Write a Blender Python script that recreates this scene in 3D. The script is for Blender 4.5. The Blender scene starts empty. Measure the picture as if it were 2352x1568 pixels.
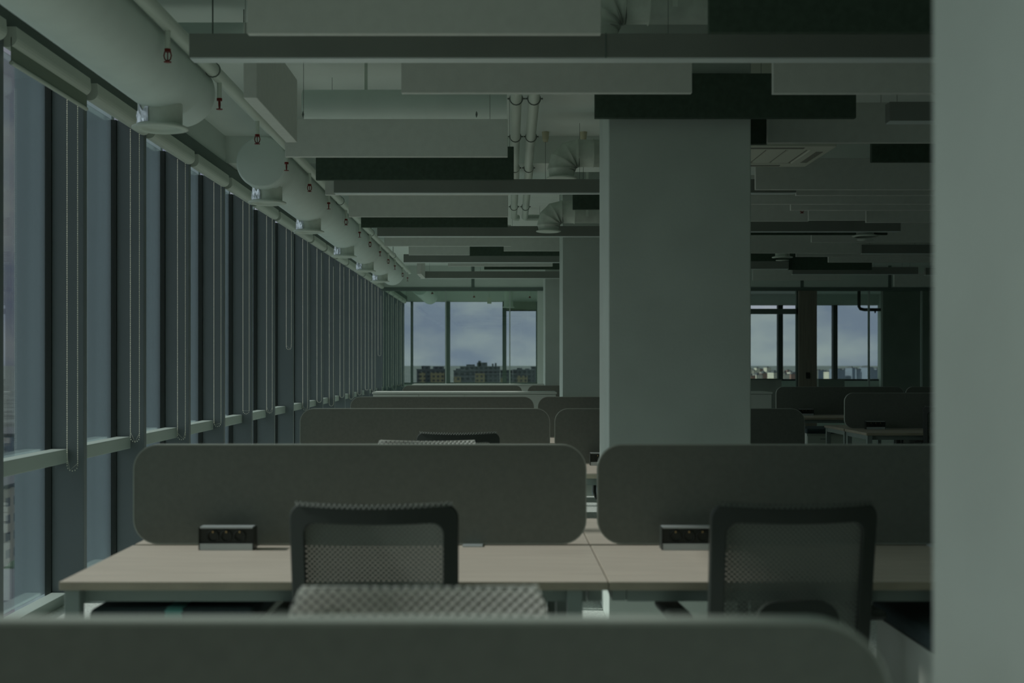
import bpy, math, random
from mathutils import Vector, Matrix
random.seed(7)
SC = bpy.context.scene
COL = SC.collection
F, X0, Y0, EYE = 2850.0, 1145.0, 836.0, 1.38
PI = math.pi
def PX(px, Y): return (px - X0) / F * Y            # measured pixel column -> metres at distance Y
def PZ(py, Y): return EYE - (py - Y0) / F * Y

# ------------------------------------------------------------------ materials
def mat(name, col, rough=.6, metal=0., noise=0., scale=8., stretch=(1, 1, 1), bump=0., bscale=200., spec=.3):
    m = bpy.data.materials.new(name); m.use_nodes = True
    nt = m.node_tree; b = nt.nodes['Principled BSDF']
    b.inputs['Base Color'].default_value = (*col, 1); b.inputs['Roughness'].default_value = rough
    b.inputs['Metallic'].default_value = metal; b.inputs['Specular IOR Level'].default_value = spec
    tc = nt.nodes.new('ShaderNodeTexCoord')
    if noise:
        mp = nt.nodes.new('ShaderNodeMapping'); mp.inputs['Scale'].default_value = stretch
        nz = nt.nodes.new('ShaderNodeTexNoise'); nz.inputs['Scale'].default_value = scale; nz.inputs['Detail'].default_value = 5
        rp = nt.nodes.new('ShaderNodeValToRGB')
        rp.color_ramp.elements[0].position = .3; rp.color_ramp.elements[1].position = .7
        rp.color_ramp.elements[0].color = (*[c * (1 - noise) for c in col], 1)
        rp.color_ramp.elements[1].color = (*[min(1, c * (1 + noise)) for c in col], 1)
        nt.links.new(tc.outputs['Object'], mp.inputs['Vector']); nt.links.new(mp.outputs[0], nz.inputs['Vector'])
        nt.links.new(nz.outputs['Fac'], rp.inputs[0]); nt.links.new(rp.outputs[0], b.inputs['Base Color'])
    if bump:
        n2 = nt.nodes.new('ShaderNodeTexNoise'); n2.inputs['Scale'].default_value = bscale
        bp = nt.nodes.new('ShaderNodeBump'); bp.inputs['Strength'].default_value = bump; bp.inputs['Distance'].default_value = .002
        nt.links.new(tc.outputs['Object'], n2.inputs['Vector']); nt.links.new(n2.outputs['Fac'], bp.inputs['Height'])
        nt.links.new(bp.outputs[0], b.inputs['Normal'])
    return m

def glass(name, tint, refl=.06):
    m = bpy.data.materials.new(name); m.use_nodes = True; nt = m.node_tree
    for n in list(nt.nodes): nt.nodes.remove(n)
    out = nt.nodes.new('ShaderNodeOutputMaterial'); mx = nt.nodes.new('ShaderNodeMixShader')
    tr = nt.nodes.new('ShaderNodeBsdfTransparent'); tr.inputs[0].default_value = (*tint, 1)
    gl = nt.nodes.new('ShaderNodeBsdfGlossy'); gl.inputs[0].default_value = (.8, .85, .85, 1); gl.inputs['Roughness'].default_value = .01
    fr = nt.nodes.new('ShaderNodeLayerWeight'); fr.inputs[0].default_value = .25
    mt = nt.nodes.new('ShaderNodeMath'); mt.operation = 'MULTIPLY_ADD'; mt.inputs[1].default_value = .55; mt.inputs[2].default_value = refl * .4
    nt.links.new(fr.outputs['Fresnel'], mt.inputs[0]); nt.links.new(mt.outputs[0], mx.inputs[0])
    nt.links.new(tr.outputs[0], mx.inputs[1]); nt.links.new(gl.outputs[0], mx.inputs[2]); nt.links.new(mx.outputs[0], out.inputs[0])
    return m

def mesh_fabric(name, col, a, thr, hole):
    """woven chair mesh with staggered holes (thr: how big the holes are, hole: how open)"""
    m = bpy.data.materials.new(name); m.use_nodes = True; nt = m.node_tree; b = nt.nodes['Principled BSDF']
    b.inputs['Base Color'].default_value = (*col, 1); b.inputs['Roughness'].default_value = .7
    tc = nt.nodes.new('ShaderNodeTexCoord'); sp = nt.nodes.new('ShaderNodeSeparateXYZ')
    nt.links.new(tc.outputs['Object'], sp.inputs[0])
    def M(op, x, y):
        n = nt.nodes.new('ShaderNodeMath'); n.operation = op
        for i, v in enumerate((x, y)):
            if v is None: continue
            if isinstance(v, (int, float)): n.inputs[i].default_value = v
            else: nt.links.new(v, n.inputs[i])
        return n.outputs[0]
    p = M('MULTIPLY', M('SINE', M('MULTIPLY', sp.outputs['X'], a), None), M('SINE', M('MULTIPLY', sp.outputs['Z'], a * 1.05), None))
    g = M('MULTIPLY', M('GREATER_THAN', p, thr), hole)
    tr = nt.nodes.new('ShaderNodeBsdfTransparent'); mx = nt.nodes.new('ShaderNodeMixShader')
    bp = nt.nodes.new('ShaderNodeBump'); bp.inputs['Strength'].default_value = .6; bp.inputs['Distance'].default_value = .003; bp.invert = True
    nt.links.new(p, bp.inputs['Height']); nt.links.new(bp.outputs[0], b.inputs['Normal'])
    tl = nt.nodes.new('ShaderNodeBsdfTranslucent'); tl.inputs[0].default_value = (*col, 1)
    m2 = nt.nodes.new('ShaderNodeMixShader'); m2.inputs[0].default_value = .5; nt.links.new(b.outputs[0], m2.inputs[1]); nt.links.new(tl.outputs[0], m2.inputs[2])
    nt.links.new(g, mx.inputs[0]); nt.links.new(m2.outputs[0], mx.inputs[1]); nt.links.new(tr.outputs[0], mx.inputs[2])
    nt.links.new(mx.outputs[0], nt.nodes['Material Output'].inputs[0])
    return m

def facade(name, wall, win, sx, sz):
    m = bpy.data.materials.new(name); m.use_nodes = True; nt = m.node_tree; b = nt.nodes['Principled BSDF']
    b.inputs['Roughness'].default_value = .8
    tc = nt.nodes.new('ShaderNodeTexCoord'); sp = nt.nodes.new('ShaderNodeSeparateXYZ'); nt.links.new(tc.outputs['Object'], sp.inputs[0])
    cb = nt.nodes.new('ShaderNodeCombineXYZ'); ad = nt.nodes.new('ShaderNodeMath'); ad.operation = 'ADD'
    nt.links.new(sp.outputs['X'], ad.inputs[0]); nt.links.new(sp.outputs['Y'], ad.inputs[1])
    nt.links.new(ad.outputs[0], cb.inputs[0]); nt.links.new(sp.outputs['Z'], cb.inputs[1])
    br = nt.nodes.new('ShaderNodeTexBrick'); br.offset = 0; br.inputs['Scale'].default_value = 1
    br.inputs['Color1'].default_value = (*win, 1); br.inputs['Color2'].default_value = (*[c * 1.5 for c in win], 1)
    br.inputs['Mortar'].default_value = (*wall, 1); br.inputs['Brick Width'].default_value = sx
    br.inputs['Row Height'].default_value = sz; br.inputs['Mortar Size'].default_value = .75; br.inputs['Mortar Smooth'].default_value = 0
    nt.links.new(cb.outputs[0], br.inputs['Vector']); nt.links.new(br.outputs[0], b.inputs['Base Color'])
    return m

M_ = dict(
    slab=mat('ceiling_paint', (.74, .82, .76), .9, noise=.03, scale=2, bump=.2),
    column=mat('column_plaster', (.48, .55, .50), .85, noise=.05, scale=3, bump=.3, bscale=60),
    bulkhead=mat('bulkhead_paint', (.60, .68, .62), .9, noise=.03, scale=2),
    carpet=mat('carpet_tile', (.58, .64, .59), .95, noise=.25, scale=60, bump=.5, bscale=300),
    duct=mat('duct_paint', (.64, .74, .69), .55, noise=.03, scale=5),
    ductw=mat('duct_wrap', (.60, .68, .60), .7, noise=.10, scale=14, bump=.6, bscale=30),
    foil=mat('foil_tape', (.62, .68, .72), .38, metal=.6, noise=.25, scale=40, bump=1, bscale=60),
    white=mat('white_baffle', (.60, .64, .59), .9, noise=.03, scale=20, bump=.3),
    green=mat('green_baffle', (.055, .085, .062), .9, noise=.15, scale=30, bump=.3),
    bar=mat('luminaire_body', (.20, .225, .20), .6, noise=.04, scale=4),
    diff=mat('luminaire_diffuser', (.68, .76, .74), .35),
    mull=mat('mullion_paint', (.14, .17, .175), .45, noise=.03, scale=3),
    gasket=mat('black_gasket', (.022, .03, .026), .5),
    fin=mat('facade_fin', (.42, .50, .53), .5, noise=.12, scale=1.5, stretch=(8, 8, .1)),
    sill=mat('sill_paint', (.42, .50, .45), .4),
    header=mat('window_header', (.12, .16, .14), .6),
    blind=mat('blind_cassette', (.52, .58, .50), .5),
    cloth=mat('blind_cloth', (.22, .27, .21), .9, bump=.3),
    chain=mat('bead_chain', (.92, .92, .76), .35),
    wood=mat('desk_laminate', (.54, .495, .415), .45, noise=.09, scale=5, stretch=(.6, 9, 9)),
    woode=mat('desk_edge', (.36, .33, .25), .5, noise=.1, scale=8),
    steel=mat('desk_steel', (.23, .285, .26), .45, noise=.03, scale=4),
    felt=mat('divider_felt', (.165, .185, .162), .95, noise=.06, scale=50, bump=.5, bscale=500, spec=.1),
    pipe=mat('divider_piping_lit', (.33, .37, .33), .6),  # lighter than the felt: sunlight on the divider edges, put into the colour
    black=mat('black_plastic', (.032, .04, .034), .42),
    blackm=mat('black_matt', (.02, .026, .022), .8),
    silver=mat('anodised_strip', (.50, .56, .56), .4, metal=.3),
    ped=mat('white_steel_cabinet', (.56, .62, .56), .5),
    cush=mat('dark_cushion', (.05, .075, .08), .95, bump=.4),
    teal=mat('teal_stripe', (.12, .36, .32), .9),
    red=mat('red_sprinkler', (.16, .018, .012), .4),
    gpipe=mat('pipe_paint', (.58, .66, .58), .45),
    cup=mat('ceiling_cup', (.62, .60, .42), .6),
    wire=mat('steel_wire', (.16, .19, .17), .5, metal=.3),
    darkwall=mat('dark_wall', (.26, .29, .26), .8, noise=.08, scale=3),
    brown=mat('brown_panel', (.20, .19, .15), .7, noise=.12, scale=6, stretch=(6, 6, .3)),
    brass=mat('brass_pin', (.65, .50, .25), .3, metal=.8),
    acw=mat('cassette_plastic', (.62, .66, .56), .5),
    acd=mat('cassette_grille', (.24, .25, .21), .7),
    glass=glass('window_glass', (.93, .95, .96)),
    pglass=glass('partition_glass', (.86, .92, .88), .08),
    meshl=mesh_fabric('light_chair_mesh', (.86, .89, .82), 330., .48, .9),
    meshd=mesh_fabric('grey_chair_mesh', (.17, .195, .17), 420., .45, .5),
    ground=mat('distant_ground', (.13, .15, .14), 1, noise=.5, scale=.02),
    tree=mat('tree_leaves', (.04, .07, .04), 1, noise=.5, scale=1.2),
    dgrey=facade('grey_facade', (.10, .11, .12), (.03, .035, .04), 3.4, 3.0),
    ochre=facade('ochre_facade', (.25, .21, .12), (.05, .05, .05), 3.2, 3.0),
    beige=facade('beige_facade', (.62, .58, .46), (.14, .15, .16), 3.6, 3.0),
    brick=facade('brick_facade', (.30, .17, .13), (.09, .08, .08), 3.2, 3.0),
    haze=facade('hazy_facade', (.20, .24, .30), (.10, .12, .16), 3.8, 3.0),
    croof=mat('roof_grey', (.12, .13, .14), .9),
)

# ------------------------------------------------------------------ mesh helpers
class MB:
    def __init__(s): s.v = []; s.f = []; s.m = []; s.sm = []
    def add(s, vs, fs, mi=0, smooth=False):
        o = len(s.v); s.v += [tuple(v) for v in vs]
        for f in fs: s.f.append(tuple(i + o for i in f)); s.m.append(mi); s.sm.append(smooth)
        return s
    def box(s, x0, x1, y0, y1, z0, z1, mi=0):
        v = [(x0, y0, z0), (x1, y0, z0), (x1, y1, z0), (x0, y1, z0), (x0, y0, z1), (x1, y0, z1), (x1, y1, z1), (x0, y1, z1)]
        return s.add(v, [(0, 3, 2, 1), (4, 5, 6, 7), (0, 1, 5, 4), (1, 2, 6, 5), (2, 3, 7, 6), (3, 0, 4, 7)], mi)
    def tube(s, pts, r, n=12, mi=0, cap=True):
        pts = [Vector(p) for p in pts]; rs = r if isinstance(r, (list, tuple)) else [r] * len(pts)
        rings = []; up = None
        for i, p in enumerate(pts):
            t = (pts[min(i + 1, len(pts) - 1)] - pts[max(i - 1, 0)]).normalized()
            if up is None:
                up = Vector((0, 0, 1)) if abs(t.z) < .9 else Vector((0, 1, 0))
            a = t.cross(up).normalized(); b = a.cross(t).normalized(); up = b
            rings.append([p + (a * math.cos(2 * PI * k / n) + b * math.sin(2 * PI * k / n)) * rs[i] for k in range(n)])
        vs = [v for rg in rings for v in rg]; fs = []
        for i in range(len(pts) - 1):
            for k in range(n):
                fs.append((i * n + k, i * n + (k + 1) % n, (i + 1) * n + (k + 1) % n, (i + 1) * n + k))
        s.add(vs, fs, mi, True)
        if cap:
            for rg, rev in ((rings[0], True), (rings[-1], False)):
                s.add(rg, [tuple(range(n)) if not rev else tuple(reversed(range(n)))], mi)
        return s
    def lathe(s, prof, c, n=24, mi=0, axis='z'):
        vs = []; fs = []
        for r, h in prof:
            for k in range(n):
                a = 2 * PI * k / n
                p = (r * math.cos(a), r * math.sin(a), h) if axis == 'z' else (r * math.cos(a), h, r * math.sin(a))
                vs.append((c[0] + p[0], c[1] + p[1], c[2] + p[2]))
        for i in range(len(prof) - 1):
            for k in range(n): fs.append((i * n + k, i * n + (k + 1) % n, (i + 1) * n + (k + 1) % n, (i + 1) * n + k))
        return s.add(vs, fs, mi, True)
    def prism(s, poly, y0, y1, mi=0, smooth=False):      # poly in (x, z), extruded along y
        n = len(poly); v = [(x, y0, z) for x, z in poly] + [(x, y1, z) for x, z in poly]
        s.add(v, [tuple(range(n)), tuple(reversed(range(n, 2 * n)))], mi)
        return s.add(v, [(i, i + n, (i + 1) % n + n, (i + 1) % n) for i in range(n)], mi, smooth)
    def build(s, name, mats, parent=None, bevel=0., loc=None):
        me = bpy.data.meshes.new(name); me.from_pydata(s.v, [], s.f)
        for m in (mats if isinstance(mats, list) else [mats]): me.materials.append(M_[m] if isinstance(m, str) else m)
        for p, mi, sm in zip(me.polygons, s.m, s.sm): p.material_index = mi; p.use_smooth = sm
        me.update()
        import bmesh
        bm = bmesh.new(); bm.from_mesh(me); bmesh.ops.recalc_face_normals(bm, faces=bm.faces[:]); bm.to_mesh(me); bm.free()
        o = bpy.data.objects.new(name, me); COL.objects.link(o)
        if parent: o.parent = parent
        if loc: o.location = loc
        if bevel:
            b = o.modifiers.new('Bevel', 'BEVEL'); b.width = bevel; b.segments = 2; b.limit_method = 'ANGLE'; b.angle_limit = .7
        return o

def tag(o, label=None, cat=None, group=None, kind=None):
    for k, v in (('label', label), ('category', cat), ('group', group), ('kind', kind)):
        if v: o[k] = v
    return o
def empty(name, loc=(0, 0, 0), rz=0, **k):
    o = bpy.data.objects.new(name, None); COL.objects.link(o); o.location = loc; o.rotation_euler = (0, 0, rz)
    o.empty_display_size = .1
    return tag(o, **k)
def dup(o, loc=None, rz=None, parent=None, **k):
    c = o.copy(); COL.objects.link(c); c.parent = parent
    if loc is not None: c.location = loc
    if rz is not None: c.rotation_euler = (0, 0, rz)
    for ch in list(o.children): dup(ch, parent=c)
    return tag(c, **k)
def rrect(x0, x1, z0, z1, r, n=6, rt=None):
    pts = []
    for cx, cz, a in ((x1 - r, z1 - r, 0), (x0 + r, z1 - r, 90), (x0 + r, z0 + r, 180), (x1 - r, z0 + r, 270)):
        for i in range(n + 1):
            t = math.radians(a + 90 * i / n); pts.append((cx + r * math.cos(t), cz + r * math.sin(t)))
    return pts
def ordn(i): return ['first', 'second', 'third', 'fourth', 'fifth', 'sixth', 'seventh', 'eighth', 'ninth', 'tenth', 'eleventh', 'twelfth',
                     'thirteenth', 'fourteenth', 'fifteenth', 'sixteenth', 'seventeenth', 'eighteenth', 'nineteenth', 'twentieth',
                     'twenty-first', 'twenty-second', 'twenty-third', 'twenty-fourth', 'twenty-fifth'][i]
def struct(name, mb, m, bevel=0., parent=None):
    o = mb.build(name, m, parent, bevel); o['kind'] = 'structure'; return o

# ------------------------------------------------------------------ shell
XW, SLAB, YEND, YR, YB, XR = -2.4, 3.40, 32.6, 36.0, -6.2, 11.0
XG = XW - .19                                                     # glass line
struct('floor', MB().box(XG - .1, XR, YB, YR, -.2, 0), 'carpet')
struct('ceiling', MB().box(XG - .1, XR, YB, YR, SLAB, SLAB + .3), 'slab')
struct('wall_back', MB().box(XG - .1, XR, YB - .15, YB, 0, SLAB), 'bulkhead')
struct('wall_right', MB().box(XR, XR + .15, YB, YR, 0, SLAB), 'slab')
struct('trim_1', MB().box(XG - .1, XR - .02, 11.0, 11.5, 3.16, SLAB).box(XG - .1, XR - .02, 4.2, 4.5, 3.22, SLAB), 'slab')
struct('trim_2', MB().box(XW - .19, XW - .02, YB, YEND, 3.15, SLAB), 'bulkhead')          # bulkhead over the windows
struct('trim_3', MB().box(XW - .16, XW + .005, YB, YEND, 3.03, 3.15), 'header')

# columns
for i, (xl, yn, w, d) in enumerate(((.586, .92, .76, .76), (PX(1398, 6.6), 6.6, .757, .60), (PX(1292, 13.0), 13.0, .80, .65), (PX(1252, 19.0), 19.0, .80, .80))):
    c = MB().box(xl, xl + w, yn, yn + d, 0, SLAB).build('column', 'column', bevel=.006)
    tag(c, ['square plastered column close on the right edge of the view', 'thick square plastered column behind the gap between the nearest desks',
            'plastered column partly hidden by the thick central column', 'farthest plastered column beside the glass partition'][i], 'column')

# left facade bays
def window_bay(n, ym, yn):
    e = empty('window_%d' % n, (0, ym, 0), kind='structure'); L = yn - ym
    MB().box(XW - .185, XW, -.03, .03, 0, 3.03).build('mullion', 'mull', e, bevel=.004)
    MB().box(XW - .22, XW - .184, -.045, .045, 0, 3.03).build('gasket', 'gasket', e)
    MB().box(XW - .40, XW - .22, -.03, .03, -.4, 3.6).build('fin', 'fin', e)
    MB().box(XW - .185, XW - .09, .03, L - .03, .81, .89).box(XW - .185, XW - .09, .03, L - .03, 0, .06).build('transom', 'sill', e, bevel=.004)
    MB().box(XG - .025, XG - .02, .03, L - .03, .06, 3.03).build('pane', 'glass', e)
SP = 1.22
k = 0; n = 1
ys = [7.21 + SP * i for i in range(-11, 21)]
for i, y in enumerate(ys):
    window_bay(n, y, y + SP if i < len(ys) - 1 else YEND); n += 1

# roller blinds: one per bay
def blind_mesh(L):
    r = .05; poly = [(XW - .03, 3.02), (XW + .055, 3.02)] + [(XW + .012 + .048 * math.cos(a), 2.965 - .045 * math.sin(a)) for a in [PI * i / 10 for i in range(11)]]
    return MB().prism(poly, 0, L, smooth=False)
def chain_mesh(zb, beads):
    mb = MB(); xa, xb = XW - .065, XW - .005; pts = []
    zt = 2.95; step = .0125 if beads else .4; z = zt
    while z > zb + .03: pts.append((xa, z)); z -= step
    for i in range(7):
        a = PI * i / 6; pts.append(((xa + xb) / 2 - .03 * math.cos(a), zb + .03 - .03 * math.sin(a)))
    z = zb + .03
    while z < zt: pts.append((xb, z)); z += step
    if beads:
        for x, z in pts:
            r = .0036; v = [(x - r, 0, z), (x + r, 0, z), (x, -r, z), (x, r, z), (x, 0, z - r * 1.3), (x, 0, z + r * 1.3)]
            mb.add(v, [(5, 0, 2), (5, 2, 1), (5, 1, 3), (5, 3, 0), (4, 2, 0), (4, 1, 2), (4, 3, 1), (4, 0, 3)], 0, True)
        mb.tube([(x, 0, z) for x, z in pts[::6]], .0009, 4)
    else: mb.tube([(x, 0, z) for x, z in pts], .0022, 5)
    return mb
bidx = 0
casm = None
for i, y in enumerate(ys[:-1]):
    if y < 4.6: continue
    e = empty('roller_blind', (0, y + .04, 0),
              label='rolled-up white roller blind with bead chain, %s from the camera, left windows' % ordn(bidx)
              if y > 6.2 else ('greenish roller blind drawn down a little at the nearest left window' if y > 5.5 else 'roller blind above the left window next to the camera'), cat='roller blind')
    if casm is None: casm = blind_mesh(SP - .12).build('cassette', 'blind', e)
    else:
        c = casm.copy(); COL.objects.link(c); c.parent = e
    zb = [.86, .77, .86, .80, .84, .9, .86, 1.55, .8][bidx % 9]
    if 5.5 < y < 6.2:
        zb = .77
        MB().box(XW + .030, XW + .034, 0, SP - .12, 2.85, 2.97).build('blind_cloth', 'cloth', e)
        MB().tube([(XW + .032, 0, 2.845), (XW + .032, SP - .12, 2.845)], .011, 10).build('bottom_bar', 'blind', e)
    ch = chain_mesh(zb, bidx < 9).build('bead_chain', 'chain', e, loc=(0, SP - .16, 0))
    bidx += 1

# ------------------------------------------------------------------ end of the hall: partition, far facade
YP = 25.5
PB = PZ(668, YP)
struct('wall_front', MB().box(XW, XR, YP - .06, YP + .06, PB + .07, SLAB), 'bulkhead')
struct('trim_4', MB().box(XW, XR, YP - .08, YP + .08, PB, PB + .07).box(XW, XR, YP - .04, YP + .04, 0, .05)
       .box(PX(1083, YP), PX(1090, YP), YP - .075, YP + .05, PB + .07, SLAB).box(PX(1837, YP), PX(1844, YP), YP - .075, YP + .05, PB + .07, SLAB)
       .box(PX(2038, YP), PX(2045, YP), YP - .075, YP + .05, PB + .07, SLAB), 'header')
part = empty('glass_partition', (0, YP, 0), label='tall frameless glass partition across the far end of the hall', cat='glass partition')
for a, b in ((XW + .02, PX(1023, YP)), (PX(1023, YP) + .02, PX(1170, YP)), (PX(1170, YP) + .02, PX(1236, YP)), (PX(1873, YP), PX(1994, YP)), (PX(1997, YP), PX(2115, YP)), (PX(2118, YP), XR - .1)):
    MB().box(a, b, -.006, .006, .05, PB).build('glass_pane', 'pglass', part)
for px in (1024, 1171): MB().box(PX(px - 1.2, YP), PX(px + 1.2, YP), -.012, .012, .05, PB).build('joint_strip', 'sill', part)
for px in (1995.5, 2116.5): MB().box(PX(px - 2, YP), PX(px + 2, YP), -.02, .02, .05, PB).build('joint_strip', 'sill', part)
struct('wall_partition', MB().box(PX(1234, YP), PX(1725, YP) - .3, YP - .05, YP + .05, 0, PB), 'bulkhead')
pb = empty('panelled_pier', (0, YP, 0), label='dark brown panelled pier with a wall switch between the far right windows', cat='pier')
MB().box(PX(1832, YP), PX(1873, YP), -.12, .12, 0, PB).build('pier_body', 'brown', pb)
MB().box(PX(1848, YP), PX(1857, YP), -.135, -.12, PZ(869, YP), PZ(855, YP)).build('wall_switch', 'blackm', pb)
fr = empty('door_1', (0, YP, 0), kind='structure')
MB().box(PX(1690, YP), PX(1832, YP), -.05, .05, PZ(721, YP), PZ(709, YP)).box(PX(1690, YP), PX(1832, YP), -.05, .05, 0, .1).box(PX(1828, YP), PX(1832, YP), -.05, .05, 0, PB).build('door_frame', 'header', fr)
MB().box(PX(1700, YP), PX(1828, YP), -.005, .005, .1, PZ(721, YP)).build('door_glass', 'pglass', fr)
struct('wall_room', MB().box(PX(2028, 27.5), XR, 27.5, 27.65, 0, SLAB), 'darkwall')
# far facades
def far_window(nm, y, x0, x1, zs, zh, muls, m='header'):
    e = empty(nm, (0, y, 0), kind='structure')
    MB().box(x0, x1, -.1, .1, 0, zs).box(x0, x1, -.1, .1, zh, SLAB).build('window_wall', 'bulkhead', e)
    MB().box(x0, x1, -.12, .02, zs - .05, zs).box(x0, x1, -.08, .02, zh, zh + .05).build('window_frame', m, e)
    for a, b in muls: MB().box(a, b, -.14, .06, zs, zh).build('mullion', m, e)
    MB().box(x0, x1, .0, .006, zs, zh).build('pane', 'glass', e)
P = lambda px: PX(px, YEND)
far_window('window_40', YEND, XG - .02, P(1250), PZ(878, YEND), PZ(693, YEND),
           ((P(944), P(949)), (P(1023), P(1034)), (P(1154), P(1163)), (P(1231), P(1250))))
o = MB().box(P(1163), P(1231), YEND - .2, YEND - .19, PZ(713, YEND), PZ(693, YEND)).build('roller_shade', 'cloth', bpy.data.objects['window_40'])
o.location = (0, -YEND, 0)
sb = MB().box(P(1163), P(1231), YEND - .21, YEND - .18, PZ(715, YEND), PZ(713, YEND)).build('bottom_bar', 'blackm', o)
struct('wall_return', MB().box(P(1250), P(1250) + .15, YEND, YR, 0, SLAB), 'bulkhead')
P = lambda px: PX(px, YR)
far_window('window_41', YR, PX(1250, YEND), XR, PZ(870, YR), PZ(701, YR), ((P(1785), P(1796)), (P(1911), P(1921)), (P(1600), P(1610)), (P(2035), P(2045))), 'gasket')
# low dark cupboards in the far right room
for x0, x1, yt, Y, l in ((1700, 1795, 872, 23.0, 'low dark cupboard by the far door, left of the brown pier'), (1880, 1940, 872, 29.5, 'small dark cupboard standing behind the far glass partition')):
    e = empty('low_cupboard', (PX(x0, Y), Y, 0), label=l, cat='cupboard'); w = PX(x1, Y) - PX(x0, Y); z = PZ(yt, Y)
    MB().box(0, w, 0, .45, 0, z).build('body', 'darkwall', e); MB().box(-.01, w + .01, -.01, .46, z, z + .02).build('top', 'header', e)

# ------------------------------------------------------------------ ceiling: acoustic baffles and linear luminaires
H = 1.294; BZ = EYE + H; BH = .235
def yb(py): return H * F / (Y0 - py)
def where(x0, x1, py):
    c = (x0 + x1) / 2
    return c
baffles = [
 (572, 1379, 83, 'w', 'widest white acoustic baffle cut off by the top edge of the view'),
 (1625, 2450, 80, 'g', 'dark green acoustic baffle at the top right corner next to the near column'),
 (923, 1587, 217, 'w', 'white acoustic baffle just behind the nearest linear luminaire, left of the column top'),
 (1772, 2300, 218, 'w', 'white acoustic baffle just behind the nearest linear luminaire, right of the column top'),
 (1365, 1962, 274, 'g', 'dark green acoustic baffle hanging across the top of the central column'),
 (657, 1166, 362, 'w', 'white acoustic baffle on two wire hooks right of the duct end cap'),
 (727, 1180, 415, 'g', 'large dark green acoustic baffle in front of the second linear luminaire'),
 (748, 1168, 449, 'w', 'white acoustic baffle mostly hidden behind the second linear luminaire'),
 (802, 1167, 499, 'w', 'white acoustic baffle between the second and third linear luminaires'),
 (1315, 1520, 482, 'g', 'dark green acoustic baffle partly behind the left side of the central column'),
 (830, 1166, 523, 'g', 'narrow dark green acoustic baffle above the third linear luminaire'),
 (884, 1174, 566, 'w', 'white acoustic baffle just beyond the third linear luminaire'),
 (1157, 1400, 577, 'w', 'white acoustic baffle just beyond the third linear luminaire, nearer the columns'),
 (939, 1079, 586, 'w', 'short white acoustic baffle above the fourth linear luminaire on its left'),
 (1079, 1400, 588, 'g', 'dark green acoustic baffle above the fourth linear luminaire'),
 (1029, 1269, 612, 'w', 'white acoustic baffle just beyond the fourth linear luminaire'),
 (1112, 1300, 619, 'g', 'far dark green acoustic baffle above the fifth linear luminaire'),
 (1600, 1760, 333, 'g', 'short dark green acoustic baffle beside the upper right of the central column'),
 (1760, 2300, 330, 'w', 'dim white acoustic baffle above the ceiling air cassette'),
 (1998, 2300, 374, 'g', 'dark green acoustic baffle right of the ceiling air cassette'),
 (1733, 2300, 437, 'w', 'dim white acoustic baffle below the ceiling air cassette'),
 (1826, 2300, 450, 'w', 'dim white acoustic baffle level with the end of the second linear luminaire'),
 (1600, 2300, 470, 'w', 'long dim white acoustic baffle right of the central column'),
 (1814, 2300, 484, 'w', 'dim white acoustic baffle right of the sprinkler by the column'),
 (1650, 1856, 509, 'w', 'dim white acoustic baffle meeting the central column above a long dark luminaire'),
 (1855, 1985, 507, 'w', 'short dim white acoustic baffle above the long dark luminaire right of the column'),
 (1987, 2300, 512, 'w', 'dim white acoustic baffle above the long dark luminaire at the right'),
 (1650, 2036, 540, 'g', 'thin edge of a green acoustic baffle under the long dark luminaire right of the column'),
 (1862, 2300, 557, 'w', 'dim white acoustic baffle behind the round diffuser at the right'),
 (1650, 1975, 582, 'w', 'wide dim white acoustic baffle between the two round diffusers at the right'),
 (1827, 2300, 590, 'w', 'far dim white acoustic baffle right of the small round diffuser'),
 (1650, 1809, 600, 'g', 'dark green acoustic baffle behind the small round diffuser'),
 (1901, 2300, 603, 'w', 'far dim white acoustic baffle low over the right-hand desks'),
 (1809, 2001, 620, 'g', 'far dark green acoustic baffle low over the right-hand desks'),
 (1728, 1930, 644, 'w', 'dim white acoustic baffle nearest the brown pier'),
 (2052, 2300, 658, 'w', 'dim white acoustic baffle farthest right, against the far bulkhead'),
]
for x0, x1, py, c, l in baffles:
    Y = yb(py); xa, xb = PX(x0, Y), PX(x1, Y); w = xb - xa
    e = empty('acoustic_baffle', (xa, Y, BZ), label=l, cat='acoustic baffle')
    MB().box(0, w, -.038, 0, 0, BH).build('baffle_panel', 'white' if c == 'w' else 'green', e, bevel=.003)
    for t in (.08, .92):
        MB().tube([(w * t, -.012, BH), (w * t, -.012, SLAB - BZ)], .0016, 5).build('hanging_wire', 'wire', e)
    if py == 362:
        for t in (.08, .86):
            MB().lathe([(.001, .02), (.004, .012), (.007, 0), (.004, -.012), (.001, -.02)], (w * t, -.03, BH + .03), 10).build('wire_hook', 'wire', e)
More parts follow.
